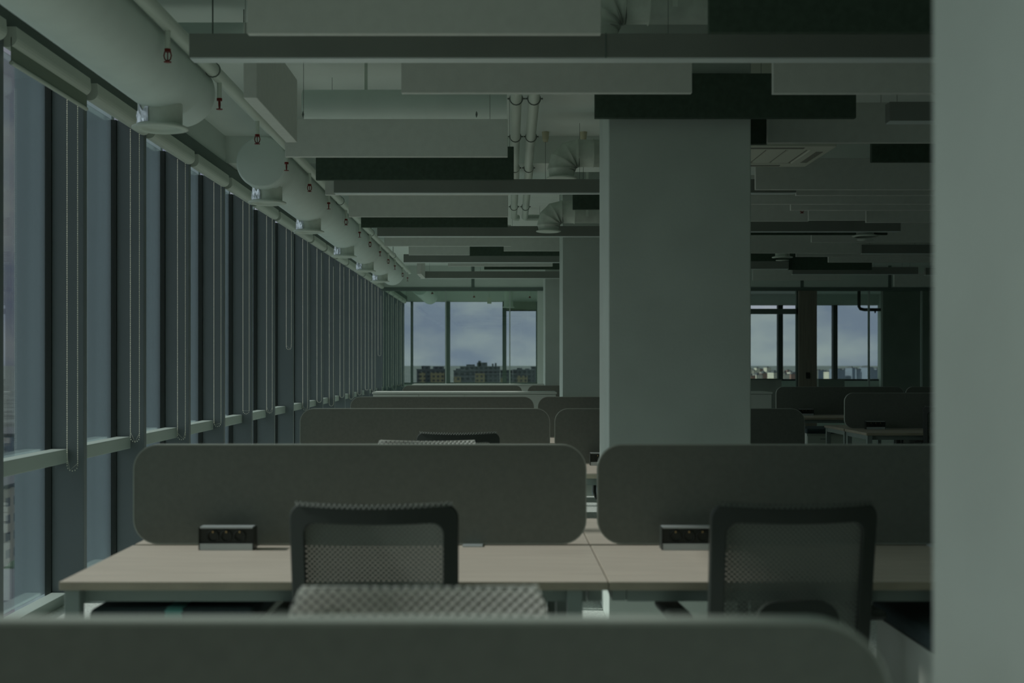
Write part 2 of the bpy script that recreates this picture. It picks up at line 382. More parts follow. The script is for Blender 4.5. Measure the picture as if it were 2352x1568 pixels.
# two baffles hung lengthwise
for (px, py0, py1, l, hh) in ((590, 225, 327, 'white baffle hung lengthwise beside the near duct, its pale underside showing', .365), (968, 629, 639, 'small white baffle hung lengthwise at the far end near the partition', .3)):
    ya, yb_ = yb(py0), yb(py1); xr = PX(px, ya)
    e = empty('acoustic_baffle', (xr, ya, BZ), label=l, cat='acoustic baffle')
    MB().box(-.065, 0, 0, yb_ - ya, 0, hh).build('baffle_panel', 'white', e, bevel=.003)
    MB().tube([(-.03, .1, hh), (-.03, .1, SLAB - BZ)], .0016, 5).build('hanging_wire', 'wire', e)
lums = [
 (445, 2500, 145, 'nearest long linear luminaire spanning the whole ceiling view'),
 (770, 1823, 447, 'second linear luminaire from the camera, passing behind the central column'),
 (868, 1500, 545, 'third linear luminaire from the camera'),
 (928, 1400, 604, 'fourth linear luminaire from the camera'),
 (965, 1330, 640, 'fifth linear luminaire from the camera, close to the partition'),
 (2033, 2400, 286, 'dim linear luminaire with a pale end cap beside the near column'),
 (1650, 2063, 534, 'long dark linear luminaire right of the central column with glints under it'),
 (1975, 2300, 584, 'dark linear luminaire at the right over the far desks'),
 (1650, 1809, 619, 'dark linear luminaire under the small round diffuser'),
 (1817, 2105, 631, 'farthest dark linear luminaire above the glass partition at the right'),
 (2122, 2300, 632.5, 'short stretch of dark luminaire meeting the near column edge'),
]
for x0, x1, py, l in lums:
    Y = yb(py); xa, xb = PX(x0, Y), PX(x1, Y); w = xb - xa
    e = empty('linear_luminaire', (xa, Y, BZ), label=l, cat='luminaire')
    MB().box(0, w, -.08, 0, .006, .107).build('housing', 'bar', e, bevel=.002)
    MB().box(.004, w - .004, -.076, -.004, 0, .006).build('diffuser', 'diff', e)
    if py == 145:
        MB().box(PX(1388, Y) - xa - .003, PX(1388, Y) - xa + .003, -.082, 0, .004, .108).build('joint', 'header', e)
    for t in (.06, .38, .66, .94):
        MB().tube([(w * t, -.04, .107), (w * t, -.04, SLAB - BZ)], .0016, 5).build('hanging_wire', 'wire', e)
# pendant cups with wires and the luminaire they carry
Yc = 10.8
e = empty('linear_luminaire', (PX(1235, Yc), Yc, PZ(440, Yc)), label='linear luminaire on two cream ceiling cups, hidden behind the second one', cat='luminaire')
MB().box(0, .52, -.04, .04, 0, .10).build('housing', 'bar', e)
for px in (1253, 1340):
    dx = PX(px, Yc) - PX(1235, Yc); zt = SLAB - PZ(440, Yc)
    MB().lathe([(.001, zt - .085), (.02, zt - .085), (.027, zt - .06), (.032, zt - .0)], (dx, 0, 0), 16).build('ceiling_cup', 'cup', e)
    MB().tube([(dx, 0, .1), (dx, 0, zt - .08)], .002, 5).build('hanging_wire', 'wire', e)

# ------------------------------------------------------------------ ducts
DX, DZ, DR = -1.737, 2.862, .185
def duct(y0, y1, ribs, label, collars, capfar=True):
    e = empty('air_duct', (DX, y0, DZ + (.22 if y0 > 25 else 0)), label=label, cat='air duct'); L = y1 - y0
    prof = [(.0005, -.012), (DR - .012, -.012), (DR - .002, -.008), (DR, 0)]
    h = 0
    if ribs:
        while h < L - .03:
            prof += [(DR - .003, h + .015), (DR + .006, h + .03), (DR - .003, h + .045)]; h += .055
        prof += [(DR, L), (DR - .03, L + .04), (DR - .09, L + .07), (.0005, L + .08)]
    else: prof += [(DR, L - .3), (DR + .003, L - .29), (DR, L - .28), (DR, L), (DR - .003, L + .005), (.0005, L + .006)]
    MB().lathe(prof, (0, 0, 0), 56, axis='y').build('duct_body', 'duct', e)
    for s in collars:
        c = MB().lathe([(.112, -.02), (.112, -.10), (.114, -.105), (.112, -.11), (.112, -.232)], (0, s - y0, -.03), 36).build('collar', 'ductw', e)
        MB().lathe([(.112, -.225), (.142, -.238), (.142, -.246), (.115, -.252), (.095, -.246), (.09, -.235), (.045, -.232), (.001, -.232)], (0, s - y0, -.03), 36).build('diffuser_ring', 'gpipe', c)
        mb = MB(); n = 9
        for a in range(n):
            for b in range(5): pass
        vs = []; 
        for a in range(n + 1):
            for b in range(5):
                th = math.radians(200 + 55 * a / n); r = .1145 + random.random() * .006
                top = -.15 - .02 * math.sin(a * 1.3)
                vs.append((r * math.cos(th), s - y0 + r * math.sin(th), -.03 + top + (-.255 + .03 - top) * b / 4))
        mb.add(vs, [(a * 5 + b, a * 5 + b + 1, (a + 1) * 5 + b + 1, (a + 1) * 5 + b) for a in range(n) for b in range(4)])
        mb.build('foil_tape', 'foil', c)
    for s in range(int(L / 2.2)): MB().box(-.012, .012, -.003, .003, DR - .005, SLAB - DZ - (.22 if y0 > 25 else 0)).build('hanger_strap', 'gpipe', e, loc=(0, 1.1 + s * 2.2 if y0 > 0 else 1.2 + s * 2.2, 0))
    return e
duct(-3.0, 6.80, False, 'smooth fat pale air duct overhead nearest the camera by the windows', [6.37])
duct(9.1, 20.3, True, 'ribbed pale air duct starting with a flat round end cap', [9.32, 11.35, 13.97, 16.15, 18.2])
duct(27.3, 31.5, False, 'short air duct end behind the far glass partition', [])
# hanging bands of the ribbed duct
# elbows
def arc(cx, cz, r, a0, a1, n, y): return [(cx + r * math.cos(math.radians(a0 + (a1 - a0) * i / n)), y, cz + r * math.sin(math.radians(a0 + (a1 - a0) * i / n))) for i in range(n + 1)]
def elbow(xn, Y, zh, zring, xe, label, r=.11):
    e = empty('elbow_duct', (xn, Y, zh), label=label, cat='air duct')
    R = .13; pts = [(0, 0, zring - zh), (0, 0, -R - .02)]; rs = [r * .9, r * .95]
    for q, t in enumerate((0, 30, 60, 90)):          # gored bend: straight pieces with raised seams
        a = math.radians(t); c = Vector((R - R * math.cos(a), 0, -R + R * math.sin(a))); d = Vector((math.sin(a), 0, math.cos(a)))
        for o, k_ in ((-.006, 1.0), (-.002, 1.06), (.002, 1.06), (.006, 1.0)): pts.append(tuple(c + d * o)); rs.append(r * k_)
    pts += [(R + .12, 0, 0), (R + .125, 0, 0), (R + .13, 0, 0), (xe, 0, 0)]; rs += [r, r * 1.08, r, r]
    MB().tube(pts, rs, 28).build('elbow_body', 'ductw', e)
    MB().lathe([(r * .85, zring - zh + .01), (r * 1.12, zring - zh), (r * 1.12, zring - zh - .008), (r * .9, zring - zh - .014), (r * .5, zring - zh - .006), (.001, zring - zh - .006)], (0, 0, 0), 32).build('diffuser_ring', 'gpipe', e)
    MB().box(.36, .385, -r - .006, -r, -r * .5, SLAB - zh).build('hanger_strap', 'gpipe', e)
    return e
elbow(PX(1290, 10.0), 10.0, PZ(352, 10.0), PZ(408, 10.0), 1.0, 'wrapped elbow duct turning down beside the upper left of the central column')
elbow(PX(1260, 12.25), 12.25, PZ(487, 12.25), PZ(530, 12.25), 1.35, 'lower wrapped elbow duct with a round diffuser before the third luminaire')
elbow(PX(1372, 6.2), 6.2, 3.19, 2.95, .95, 'wrapped duct elbow at the top edge of the view beside the green baffle')
for px, py, Y, l in ((1987, 541, 12.3, 'round diffuser on a pale duct neck at the right, the nearer of two'), (1797, 590, 14.9, 'small round diffuser right of the central column, the farther of two')):
    z = PZ(py, Y)
    e = empty('round_diffuser', (PX(px, Y), Y, z), label=l, cat='diffuser')
    MB().lathe([(.085, .3), (.085, .01), (.125, .0), (.125, -.008), (.1, -.014)], (0, 0, 0), 32).build('neck', 'gpipe', e)
    MB().lathe([(.001, -.04), (.075, -.036), (.08, -.042), (.001, -.048)], (0, 0, 0), 32).build('disc', 'gpipe', e)
    MB().tube([(0, 0, .3), (0, 0, SLAB - z)], .085, 20).build('duct_body', 'ductw', e)
# cross ducts / pipes
def pipe(pts, r, name, label, n=16, m='gpipe', cat='pipe'):
    p0 = pts[0]; e = empty(name, p0, label=label, cat=cat)
    MB().tube([(a - p0[0], b - p0[1], c - p0[2]) for a, b, c in pts], r, n).build('pipe_body', m, e); return e
e = pipe([(-1.28, 8.15, PZ(241, 8.15)), (.055, 8.15, PZ(241, 8.15))], .098, 'cross_duct', 'pale cross duct above the white baffle with hooks', 28, 'duct', 'air duct')
for xx in (.4, 1.1): MB().box(xx, xx + .02, -.003, .003, .09, SLAB - PZ(241, 8.15)).build('hanger_strap', 'gpipe', e)
e = pipe([(PX(345, 6.95), 6.95, PZ(77, 6.95)), (.55, 6.95, PZ(77, 6.95))], .06, 'cross_duct', 'slim pale cross duct at the top behind the nearest luminaire', 24, 'duct', 'air duct')
MB().tube([(.5, .12, 0), (.5, .12, .178)], .003, 6).build('hanger_rod', 'wire', e)
# sprinkler main along the windows
SXP, SZP = -1.52, 2.945
heads = [4332 / v for v in (760, 641, 554, 487, 434, 390, 350, 319, 295, 272, 253, 238, 220, 209)]
sp = empty('sprinkler_pipe', (SXP, -3, SZP), label='long pale sprinkler pipe with dark red heads running beside the fat duct', cat='sprinkler pipe')
MB().tube([(0, 0, 0), (0, 11.25, 0), (0, 11.26, 0), (0, 24.2, 0)], [.036, .036, .032, .032], 16).build('pipe_body', 'gpipe', sp)
def head(par, x, y, z, rot):
    h = MB().tube([(0, 0, 0), (0, 0, -.09)], .013, 10).build('sprinkler_drop', 'gpipe', par, loc=(x, y, z))
    mb = MB(); mb.tube([(0, 0, -.088), (0, 0, -.102)], .015, 8)
    for s in (-1, 1): mb.tube([(s * .013, 0, -.10), (s * .017, 0, -.118), (s * .013, 0, -.135), (0, 0, -.145)], .0032, 6)
    mb.tube([(0, 0, -.10), (0, 0, -.14)], .0028, 6); mb.lathe([(.001, -.146), (.018, -.146), (.018, -.149), (.001, -.149)], (0, 0, 0), 12)
    q = mb.build('sprinkler_head', 'red', h); q.rotation_euler = (0, 0, rot); return h
for i, y in enumerate(heads): head(sp, 0, y + 3, -.03, (0, PI / 2)[i % 2])
for y in (6.6, 9.1, 11.9, 14.8, 17.9):
    mb = MB(); n = 14; mb.tube([(.040 * math.sin(a), 0, .040 * math.cos(a)) for a in [2 * PI * i / n for i in range(n + 1)]], .0035, 6)
    mb.tube([(0, 0, .04), (0, 0, SLAB - SZP)], .004, 6); mb.build('pipe_hanger', 'wire', sp, loc=(0, y + 3, 0))
# twin service pipes near the columns
for j, (xa, xb, l) in enumerate(((1187, 1180, 'left one of two parallel pale service pipes on the ceiling left of the column'), (1228, 1205, 'right one of two parallel pale service pipes on the ceiling left of the column'))):
    ya, yb_ = 6.9, 14.1; z = 3.04; x0 = PX(xa, 7.64) - .01; x1 = PX(xb, yb_)
    e = pipe([(x0, ya, z), ((x0 + x1) / 2 - .004, 10.4, z), ((x0 + x1) / 2 + .006, 10.5, z), (x1, yb_ - .1, z), (x1 + .02, yb_ - .02, z), (x1 + (.45 if j else .05), yb_, z)], .036, 'service_pipe', l)
    for t in (.12, .3, .5, .68, .86):
        mb = MB(); n = 14; mb.tube([(.040 * math.sin(a), 0, .040 * math.cos(a)) for a in [2 * PI * i / n for i in range(n + 1)]], .004, 6)
        mb.tube([(-.055, 0, 0), (.055, 0, 0)], .006, 6).tube([(0, 0, .04), (0, 0, SLAB - z)], .004, 6)
        mb.build('pipe_hanger', 'wire', e, loc=((x1 - x0) * t, (yb_ - ya) * t, 0))
e = pipe([(1.9, 10.7, 2.83), (2.72, 10.7, 2.83), (2.75, 10.7, 2.86), (2.75, 10.7, SLAB)], .02, 'sprinkler_branch', 'sprinkler branch with a single head right of the central column')
head(e, PX(1842, 10.7) - 1.9, 0, 0, 0)
# beyond the partition
e = pipe([(PX(1973, 31), 31, SLAB), (PX(1973, 31), 31, PZ(704, 31)), (PX(1976, 31), 31, PZ(709, 31)), (PX(1985, 31), 31, PZ(711, 31)), (PX(2060, 31), 31, PZ(711, 31))], .04, 'sprinkler_branch', 'dark bent sprinkler pipe against the sky in the far right window', 12, 'blackm')
MB().tube([(PX(2010, 31) - PX(1973, 31), 0, PZ(711, 31) - SLAB), (PX(2010, 31) - PX(1973, 31), 0, PZ(719, 31) - SLAB)], [.035, .012], 8).build('sprinkler_head', 'blackm', e)
e = empty('round_diffuser', (PX(1168, 29), 29, PZ(705, 29)), label='white round diffuser hanging behind the far partition before the shaded window', cat='diffuser')
MB().lathe([(.11, .14), (.11, .02), (.14, 0), (.14, -.01), (.001, -.01)], (0, 0, 0), 24).build('neck', 'gpipe', e); MB().tube([(0, 0, .1), (0, 0, SLAB - PZ(705, 29))], .1, 16).build('duct_body', 'ductw', e)
e = empty('ceiling_device', (PX(1124, 29.5), 29.5, PZ(697, 29.5)), label='small box hanging from a rod above the middle far window', cat='ceiling device')
MB().box(-.05, .05, -.08, .08, 0, .14).build('body', 'acw', e); MB().tube([(0, 0, .14), (0, 0, SLAB - PZ(697, 29.5))], .012, 8).build('rod', 'gpipe', e)
for px, py, l in ((993, 675, 'leftmost'), (1089, 683, 'middle'), (1217, 684, 'rightmost')):
    o = empty('ceiling_sprinkler', (PX(px, 28.5), 28.5, PZ(py, 28.5)))
    MB().tube([(0, 0, .03), (0, 0, SLAB - PZ(py, 28.5))], .012, 8).build('drop_pipe', 'gpipe', o); MB().tube([(0, 0, 0), (0, 0, .04)], [.03, .012], 8).build('sprinkler_head', 'red', o)
    tag(o, '%s small sprinkler drop seen through the glass at the far end' % l, 'sprinkler')
# ceiling cassette
e = empty('ceiling_cassette', (1.37, 8.1, 2.80), label='square white air conditioning cassette in the ceiling right of the column', cat='air conditioner')
W = .84
MB().box(.03, W - .03, .03, W - .03, .03, SLAB - 2.80).build('body', 'acw', e)
mb = MB(); mb.box(0, W, 0, .14, 0, .035).box(0, W, W - .14, W, 0, .035).box(0, .14, .14, W - .14, 0, .035).box(W - .14, W, .14, W - .14, 0, .035).build('fascia', 'acw', e, bevel=.006)
mb = MB(); mb.box(.14, W - .14, .14, W - .14, .012, .03)
mb.build('grille', 'acd', e)
mb = MB(); [mb.box(.155 + i * .135, .272 + i * .135, .15, W - .15, .004, .014) for i in range(4)]; mb.build('grille_bar', 'acw', e)
for a in ((.2, W - .2, .04, .085), (.2, W - .2, W - .085, W - .04)): MB().box(*a, -.003, .002).build('air_slot', 'acd', e)
for a in ((.04, .085, .2, W - .2), (W - .085, W - .04, .2, W - .2)): MB().box(*a, -.003, .002).build('air_slot', 'acd', e)

# ------------------------------------------------------------------ desks
DH = .74
def make_desk(legs, name='bench_desk'):
    """origin at front-left corner on the floor; 1.6 wide, depth .735"""
    e = empty(name); w, d = 1.616, .735
    mb = MB(); mb.box(0, w, 0, d, DH - .025, DH)
    o = mb.build('tabletop', ['wood', 'woode'], e, bevel=.0015)
    for p in o.data.polygons:
        if abs(p.normal.z) < .5: p.material_index = 1
    for x in legs:
        for y in (.01, d - .06): MB().box(x, x + .045, y, y + .045, 0, DH - .026).build('leg', 'steel', e, bevel=.002)
    for y in (.055, d - .08): MB().box(.058, w - .062, y, y + .035, DH - .068, DH - .026).build('rail', 'steel', e)
    for x in (.014, w - .055): MB().box(x, x + .04, .056, d - .062, DH - .066, DH - .026).build('side_rail', 'steel', e)
    return e
def make_divider(w, h=.348):
    e = empty('desk_divider'); th = .028
    MB().prism(rrect(0, w, 0, h, .085, 8), -th / 2, th / 2).build('felt_panel', 'felt', e)
    out = rrect(-.0025, w + .0025, -.0025, h + .0025, .0875, 8); inn = rrect(.0015, w - .0015, .0015, h - .0015, .0835, 8); n = len(out); t = th / 2 + .0008
    vs = [(x, -t, z) for x, z in out] + [(x, t, z) for x, z in out] + [(x, -t, z) for x, z in inn] + [(x, t, z) for x, z in inn]; fs = []
    for i in range(n):
        j = (i + 1) % n
        fs += [(i, j, j + n, i + n), (i, i + 2 * n, j + 2 * n, j), (i + n, j + n, j + 3 * n, i + 3 * n)]
    MB().add(vs, fs, 0).build('lit_edge_piping', 'pipe', e)
    for x in (.4, w - .4): MB().box(x - .03, x + .03, -.006, .006, -.045, .0).box(x - .035, x + .035, -.06, .06, -.0058, -.001).build('bracket', 'silver', e)
    return e
def make_power():
    e = empty('socket_block'); w = .185
    MB().prism([(-.002, 0), (-.002, .078), (0, .078), (0, 0)], -.005, .06).prism([(w, 0), (w, .078), (w + .002, .078), (w + .002, 0)], -.005, .06).build('end_cap', 'black', e)
    MB().box(0, w, .004, .058, .0, .074).build('housing', 'black', e)
    MB().box(.002, w - .002, -.002, .05, .074, .079).build('top_strip', 'silver', e)
    MB().box(.002, w - .002, -.004, .004, 0, .022).build('front_strip', 'silver', e)
    for i in range(3):
        cx = w * (.25 + .25 * i)
        s = MB().lathe([(.021, -.0), (.021, -.004), (.017, -.004), (.0165, .003), (.001, .003)], (0, 0, 0), 24, axis='y').build('socket', 'blackm', e, loc=(cx, .002, .048))
        MB().box(-.002, .002, -.005, .002, .011, .017).build('earth_pin', 'brass', s)
    return e
rows = [  # divider Y, list of x-starts, row words
 (1.386, [-1.165], 'in the nearest row'),
 (4.40, [-1.289, .352], 'in the first full row'),
 (7.96, [-1.27, .362], 'in the second full row'),
 (10.83, [-1.29, .345], 'in the third full row'),
 (16.6, [-1.285, .39], 'in the fourth full row'),
 (12.30, [3.43, 5.06], 'nearer row beyond the column, right'),
 (15.6, [3.49, 5.12], 'farther row beyond the column, right'),
]
WD = 1.616; desks = {}
div0 = make_divider(1.598); pow0 = make_power(); used = [0, 0, 0]
def desk(key, loc, rz, label):
    legs = {'end_front': (.012, WD - .12), 'end_back': (.075, WD - .057), 'add_front': (WD - .057,), 'add_back': (.012,)}[key]
    if key in desks: return dup(desks[key], loc, rz, label=label, cat='desk')
    o = desks[key] = make_desk(legs); o.location = loc; o.rotation_euler = (0, 0, rz); return tag(o, label, 'desk')
def place(proto, idx, loc, rz, **k):
    if not used[idx]:
        used[idx] = 1; proto.location = loc; proto.rotation_euler = (0, 0, rz); return tag(proto, **k)
    return dup(proto, loc, rz, **k)
for ri, (Y, xs, words) in enumerate(rows):
    for ci, x in enumerate(xs):
        side = '' if len(xs) == 1 else ('left-hand ' if ci == 0 else 'right-hand ')
        dx = xs[0] - .004 + ci * 1.619
        kd = 'end' if ci == 0 else 'add'
        desk(kd + '_front', (dx, Y - .75, 0), 0, '%sbeige desk on the camera side of the divider, %s' % (side, words))
        desk(kd + '_back', (dx + WD, Y + .75, 0), PI, '%sbeige desk behind the divider, %s' % (side, words))
        place(div0, 1, (x, Y, DH + .006), 0, label='%sgrey felt divider with rounded corners, %s' % (side, words), cat='desk divider')
for (px, Y, l) in ((458, 4.27, 'triple socket block standing alone on the left desk of the first full row'), (1521, 4.27, 'triple socket block on the right desk, partly behind the mesh chair'),
                   (1356, 7.83, 'triple socket block glimpsed in the gap left of the central column'), (1990, 12.17, 'dark socket block on the nearer right-hand desk beyond the column'),
                   (1835, 15.47, 'dark socket block on the farther right-hand desk beyond the column')):
    place(pow0, 2, (PX(px, Y), Y, DH + .001), 0, label=l, cat='socket block')

# ------------------------------------------------------------------ chairs
def backframe(w, h, inset, depth, curve, lean, z0):
    """closed rounded-rect frame, outer w x h; returns MB; local x across, z up, y back negative"""
    mb = MB(); out = rrect(-w / 2, w / 2, 0, h, .045, 6); inn = rrect(-w / 2 + inset, w / 2 - inset, inset, h - inset * 1.25, .035, 6); n = len(out)
    # extra points along the long sides so that the frame curves
    def dens(pts):
        r = []
        for i in range(len(pts)):
            a = pts[i]; b = pts[(i + 1) % len(pts)]; r.append(a)
            d = math.hypot(b[0] - a[0], b[1] - a[1])
            if d > .1:
                for t in range(1, 8): r.append((a[0] + (b[0] - a[0]) * t / 8, a[1] + (b[1] - a[1]) * t / 8))
        return r
    out, inn = dens(out), dens(inn); n = len(out)
    f = lambda x, z, dy: (x * (1 - .02 * (h - z) / h), dy + curve * (x / (w / 2)) ** 2 - lean * z / h, z0 + z - .008 * (1 - (x / (w / 2)) ** 2) * (z / h))
    vs = [f(x, z, 0) for x, z in out] + [f(x, z, 0) for x, z in inn] + [f(x, z, -depth) for x, z in out] + [f(x, z, -depth) for x, z in inn]; fs = []
    for i in range(n):
        j = (i + 1) % n
        fs += [(i, j, j + n, i + n), (i + 2 * n, i + 3 * n, j + 3 * n, j + 2 * n), (i, i + 2 * n, j + 2 * n, j), (i + n, j + n, j + 3 * n, i + 3 * n)]
    return mb.add(vs, fs, 0, False), f
def make_chair(meshmat):
    e = empty('office_chair'); w, h, z0 = .47, .50, .498
    mb, f = backframe(w, h, .042, .022, .035, .07, z0)
    fr = mb.build('backrest_frame', 'black', e, bevel=.004, loc=(0, -.215, 0))
    g = MB(); nx, nz = 18, 12; vs = []
    for j in range(nz + 1):
        for i in range(nx + 1):
            u = i / nx * 2 - 1; v = j / nz; x = u * (w / 2 - .002); z = v * h
            # round the corners of the sheet
            cz = max(0, abs(v - .5) * 2 - .84) / .16; x *= 1 - .07 * cz ** 2
            p = f(x, z, .006); d = 0
            vs.append((p[0], p[1] + d, p[2] + (.003 if j == nz else 0)))
    g.add(vs, [(j * (nx + 1) + i, j * (nx + 1) + i + 1, (j + 1) * (nx + 1) + i + 1, (j + 1) * (nx + 1) + i) for j in range(nz) for i in range(nx)], 0, True)
    # wrap over the top edge
    top = []
    for i in range(nx + 1):
        u = i / nx * 2 - 1; x = u * (w / 2 - .002) * .93
        for dy, dz in ((-.008, .003), (-.002, .0045), (-.012, .0045), (-.024, .003), (-.027, -.006)):
            p = f(x, h, dy); top.append((p[0], p[1], p[2] + dz))
    g.add(top, [(i * 5 + b, (i + 1) * 5 + b, (i + 1) * 5 + b + 1, i * 5 + b + 1) for i in range(nx) for b in range(4)], 0, True)
    g.build('backrest_mesh', meshmat, e, loc=(0, -.215, 0))
    # lumbar pad, spine
    MB().prism(rrect(-.115, .115, .58, .728, .055, 5), -.30, -.275).build('lumbar_support', 'black', e, bevel=.006)
    MB().tube([(0, -.05, .40), (0, -.20, .385), (0, -.265, .43), (0, -.29, .62)], [.03, .03, .028, .022], 10).build('back_spine', 'black', e)
    s = MB(); s.prism(rrect(-.235, .235, -.22, .22, .07, 6), .43, .49)
    s.v = [(x, z, y) for x, y, z in s.v]
    s.build('seat', 'cush', e, bevel=.012, loc=(0, .01, 0))
    for sx in (-1, 1):
        a = MB().tube([(sx * .16, .02, .42), (sx * .27, .02, .425), (sx * .285, .02, .47), (sx * .285, .02, .635)], .014, 10).build('armrest', 'black', e)
        MB().box(sx * .285 - .035, sx * .285 + .035, -.12, .13, .635, .66).build('arm_pad', 'black', a, bevel=.01)
    MB().tube([(0, 0, .41), (0, 0, .30), (0, 0, .29), (0, 0, .09)], [.022, .022, .028, .03], 12).box(-.09, .09, -.12, .12, .395, .43).build('gas_column', 'black', e)
    for i in range(5):
        a = 2 * PI * i / 5 + .3; c, sn = math.cos(a), math.sin(a)
        l = MB().tube([(0.02 * c, .02 * sn, .115), (.18 * c, .18 * sn, .095), (.30 * c, .30 * sn, .075)], [.026, .020, .014], 8).build('base_leg', 'black', e)
        t = Vector((-sn, c, 0)); p = Vector((.30 * c, .30 * sn, .03))
        MB().tube([p - t * .022, p - t * .006], .029, 12).tube([p + t * .006, p + t * .022], .029, 12).build('caster', 'blackm', l)
    return e
cb = make_chair('meshd'); cl = make_chair('meshl')
def put(ch, x, yback, face, label, first=False, drz=0., sc=1.):
    """yback = distance of the top of the backrest; face +1 looks away from the camera"""
    loc = (x, yback + .285 if face > 0 else yback - .285, 0); rz = (0 if face > 0 else PI) + drz
    if first: ch.location = loc; ch.rotation_euler = (0, 0, rz); o = ch; tag(o, label, 'office chair')
    else: o = dup(ch, loc, rz, label=label, cat='office chair')
    return o
put(cb, PX(861, 3.41), 3.41, 1, 'black framed mesh office chair at the left desk, nearest the window side', True, -.02)
put(cb, PX(1816, 3.42), 3.42, 1, 'black framed mesh office chair at the right desk beside the near column', drz=.06)
put(cl, PX(972, 2.28), 2.28, -1, 'pale mesh office chair right behind the foreground divider', True, .02); cl.scale.z = .975
put(cl, PX(979, 5.66), 5.66, -1, 'pale mesh office chair peeking over the first full row of dividers', drz=-.02).scale.z = 1.035
put(cb, PX(1054, 6.97), 6.97, 1, 'black framed mesh office chair peeking over the first full row of dividers', drz=-.02)
put(cb, 1.05, 5.62, -1, 'office chair seen under the right desk in front of the central column', drz=.1)
put(cb, .95, 9.25, -1, 'office chair glimpsed in the gap left of the central column', drz=.3)
put(cb, .98, 9.9, 1, 'office chair top just left of the central column over the second row divider', drz=.15)
put(cb, 4.5, 13.35, -1, 'office chair in the dark between the right-hand desk rows', drz=.2)
put(cb, 4.2, 11.22, 1, 'office chair tucked at the nearer right-hand desk beyond the column', drz=-.4)

# pedestals with seat cushions
def pedestal(x, y, z, w, d, label, cush=None, stripe=False, knob=True):
    e = empty('pedestal', (x, y, 0), label=label, cat='drawer pedestal')
    MB().box(0, w, 0, d, .04, z).build('body', 'ped', e, bevel=.003)
    MB().box(-.003, w + .003, -.003, d + .003, z, z + .012).build('top_panel', 'ped', e)
    n = 3; hh = (z - .07) / n
    for i in range(n):
        dr = MB().box(.006, w - .006, -.016, 0, .06 + i * hh, .06 + (i + 1) * hh - .006).build('drawer', 'ped', e)
        MB().box(w / 2 - .06, w / 2 + .06, -.026, -.016, .06 + (i + .75) * hh, .06 + (i + .75) * hh + .01).build('handle', 'steel', dr)
    for cx in (.05, w - .05):
        for cy in (.05, d - .05): MB().tube([(cx - .01, cy, .02), (cx + .01, cy, .02)], .02, 10).build('caster', 'blackm', e)
    if cush:
        c = empty('seat_cushion', (x, y, z + .012), label=cush, cat='cushion')
        o = MB().box(-.01, w + .01, -.03, d + .03, 0, .055).build('cushion_body', 'cush', c, bevel=.02); o.modifiers[0].segments = 5
        if stripe:
            MB().box(.20, .285, -.0315, d + .0315, .0008, .0562).build('teal_band', 'teal', c, bevel=.02)
    return e
pedestal(-1.21, 3.72, .585, .475, .50, 'white drawer pedestal under the left desk of the first full row', 'dark seat cushion with a teal band on the pedestal under the left desk', True)
pedestal(1.237, 3.40, .545, .42, .66, 'white drawer pedestal beside the near column', 'dark seat cushion on the pedestal beside the near column')
pedestal(-.98, 4.56, .60, .42, .44, 'white pedestal under the far left desk behind the mesh chair')
pedestal(PX(1853, 14.0), 14.0, .585, .42, .6, 'white drawer pedestal under the farther right-hand desks', 'dark cushion on the pedestal under the farther right-hand desks')

# cabinets
def cabinets(x0, x1, y, z, nd, label, d=.45):
    e = empty('storage_cabinet', (x0, y, 0), label=label, cat='cabinet'); w = x1 - x0
    MB().box(0, w, 0, d, 0, z - .02).build('body', 'ped', e)
    MB().box(-.008, w + .008, -.015, d + .01, z - .02, z).build('top', 'ped', e, bevel=.002)
    for i in range(nd):
        a, b = w * i / nd + .004, w * (i + 1) / nd - .004
        dr = MB().box(a, b, -.012, 0, .06, z - .025).build('door', 'ped', e); hx = b - .04 if i % 2 == 0 else a + .03
        MB().box(hx, hx + .01, -.03, -.012, z * .55, z * .55 + .12).build('handle', 'steel', dr)
    return e
cabinets(PX(857, 12.4), PX(1277, 12.4), 12.4, PZ(900, 12.4), 4, 'long white storage cabinet across the aisle between the third and fourth rows')
cabinets(PX(955, 19.2), PX(1247, 19.2) - .01, 18.5, PZ(882, 18.5), 4, 'farthest long white storage cabinet in front of the glass partition')
cabinets(PX(1640, 12.7), PX(1772, 12.7), 12.7, PZ(900, 12.7), 2, 'white storage cabinet right of the central column', .5)

# ------------------------------------------------------------------ outside
GZ = -42
gm = MB().add([(-30000, -3000, GZ), (30000, -3000, GZ), (30000, 30000, GZ), (-30000, 30000, GZ)], [(0, 1, 2, 3)]).build('ground', 'ground'); gm['kind'] = 'structure'
def building(px0, px1, pyt, Y, d, m, label, bumps=(), band=None):
    x0, x1 = PX(px0, Y), PX(px1, Y); zt = PZ(pyt, Y)
    e = empty('apartment_block', (x0, Y, GZ), label=label, cat='building'); w = x1 - x0; hh = zt - GZ
    MB().box(0, w, 0, d, 0, hh).build('wall', m, e)
    MB().box(-.3, w + .3, -.3, d + .3, hh, hh + .6).build('roof_edge', 'croof', e)
    if band:
        for (a, b, top) in band:
            MB().box(w * a, w * b, -1.2, 0, 0, hh * (top + .05)).build('bay', 'ochre', e)
    for a, b, hz in bumps: MB().box(w * a, w * b, d * .2, d * .7, hh, hh + hz).build('roof_house', 'dgrey', e)
    return e
BD = 900
building(957, 1024, 849, BD, 24, 'dgrey', 'dark grey block with ochre bays in the left far window', ((.15, .42, 2.9), (.55, .9, 2.5)), ((.1, .3, .9), (.48, .95, .9)))
building(1042, 1090, 852, BD - 150, 20, 'dgrey', 'lower dark grey block stepping up beside the largest far block', ((.1, .3, 1.5), (.5, .8, 1.8)), ((.0, .35, .86),))
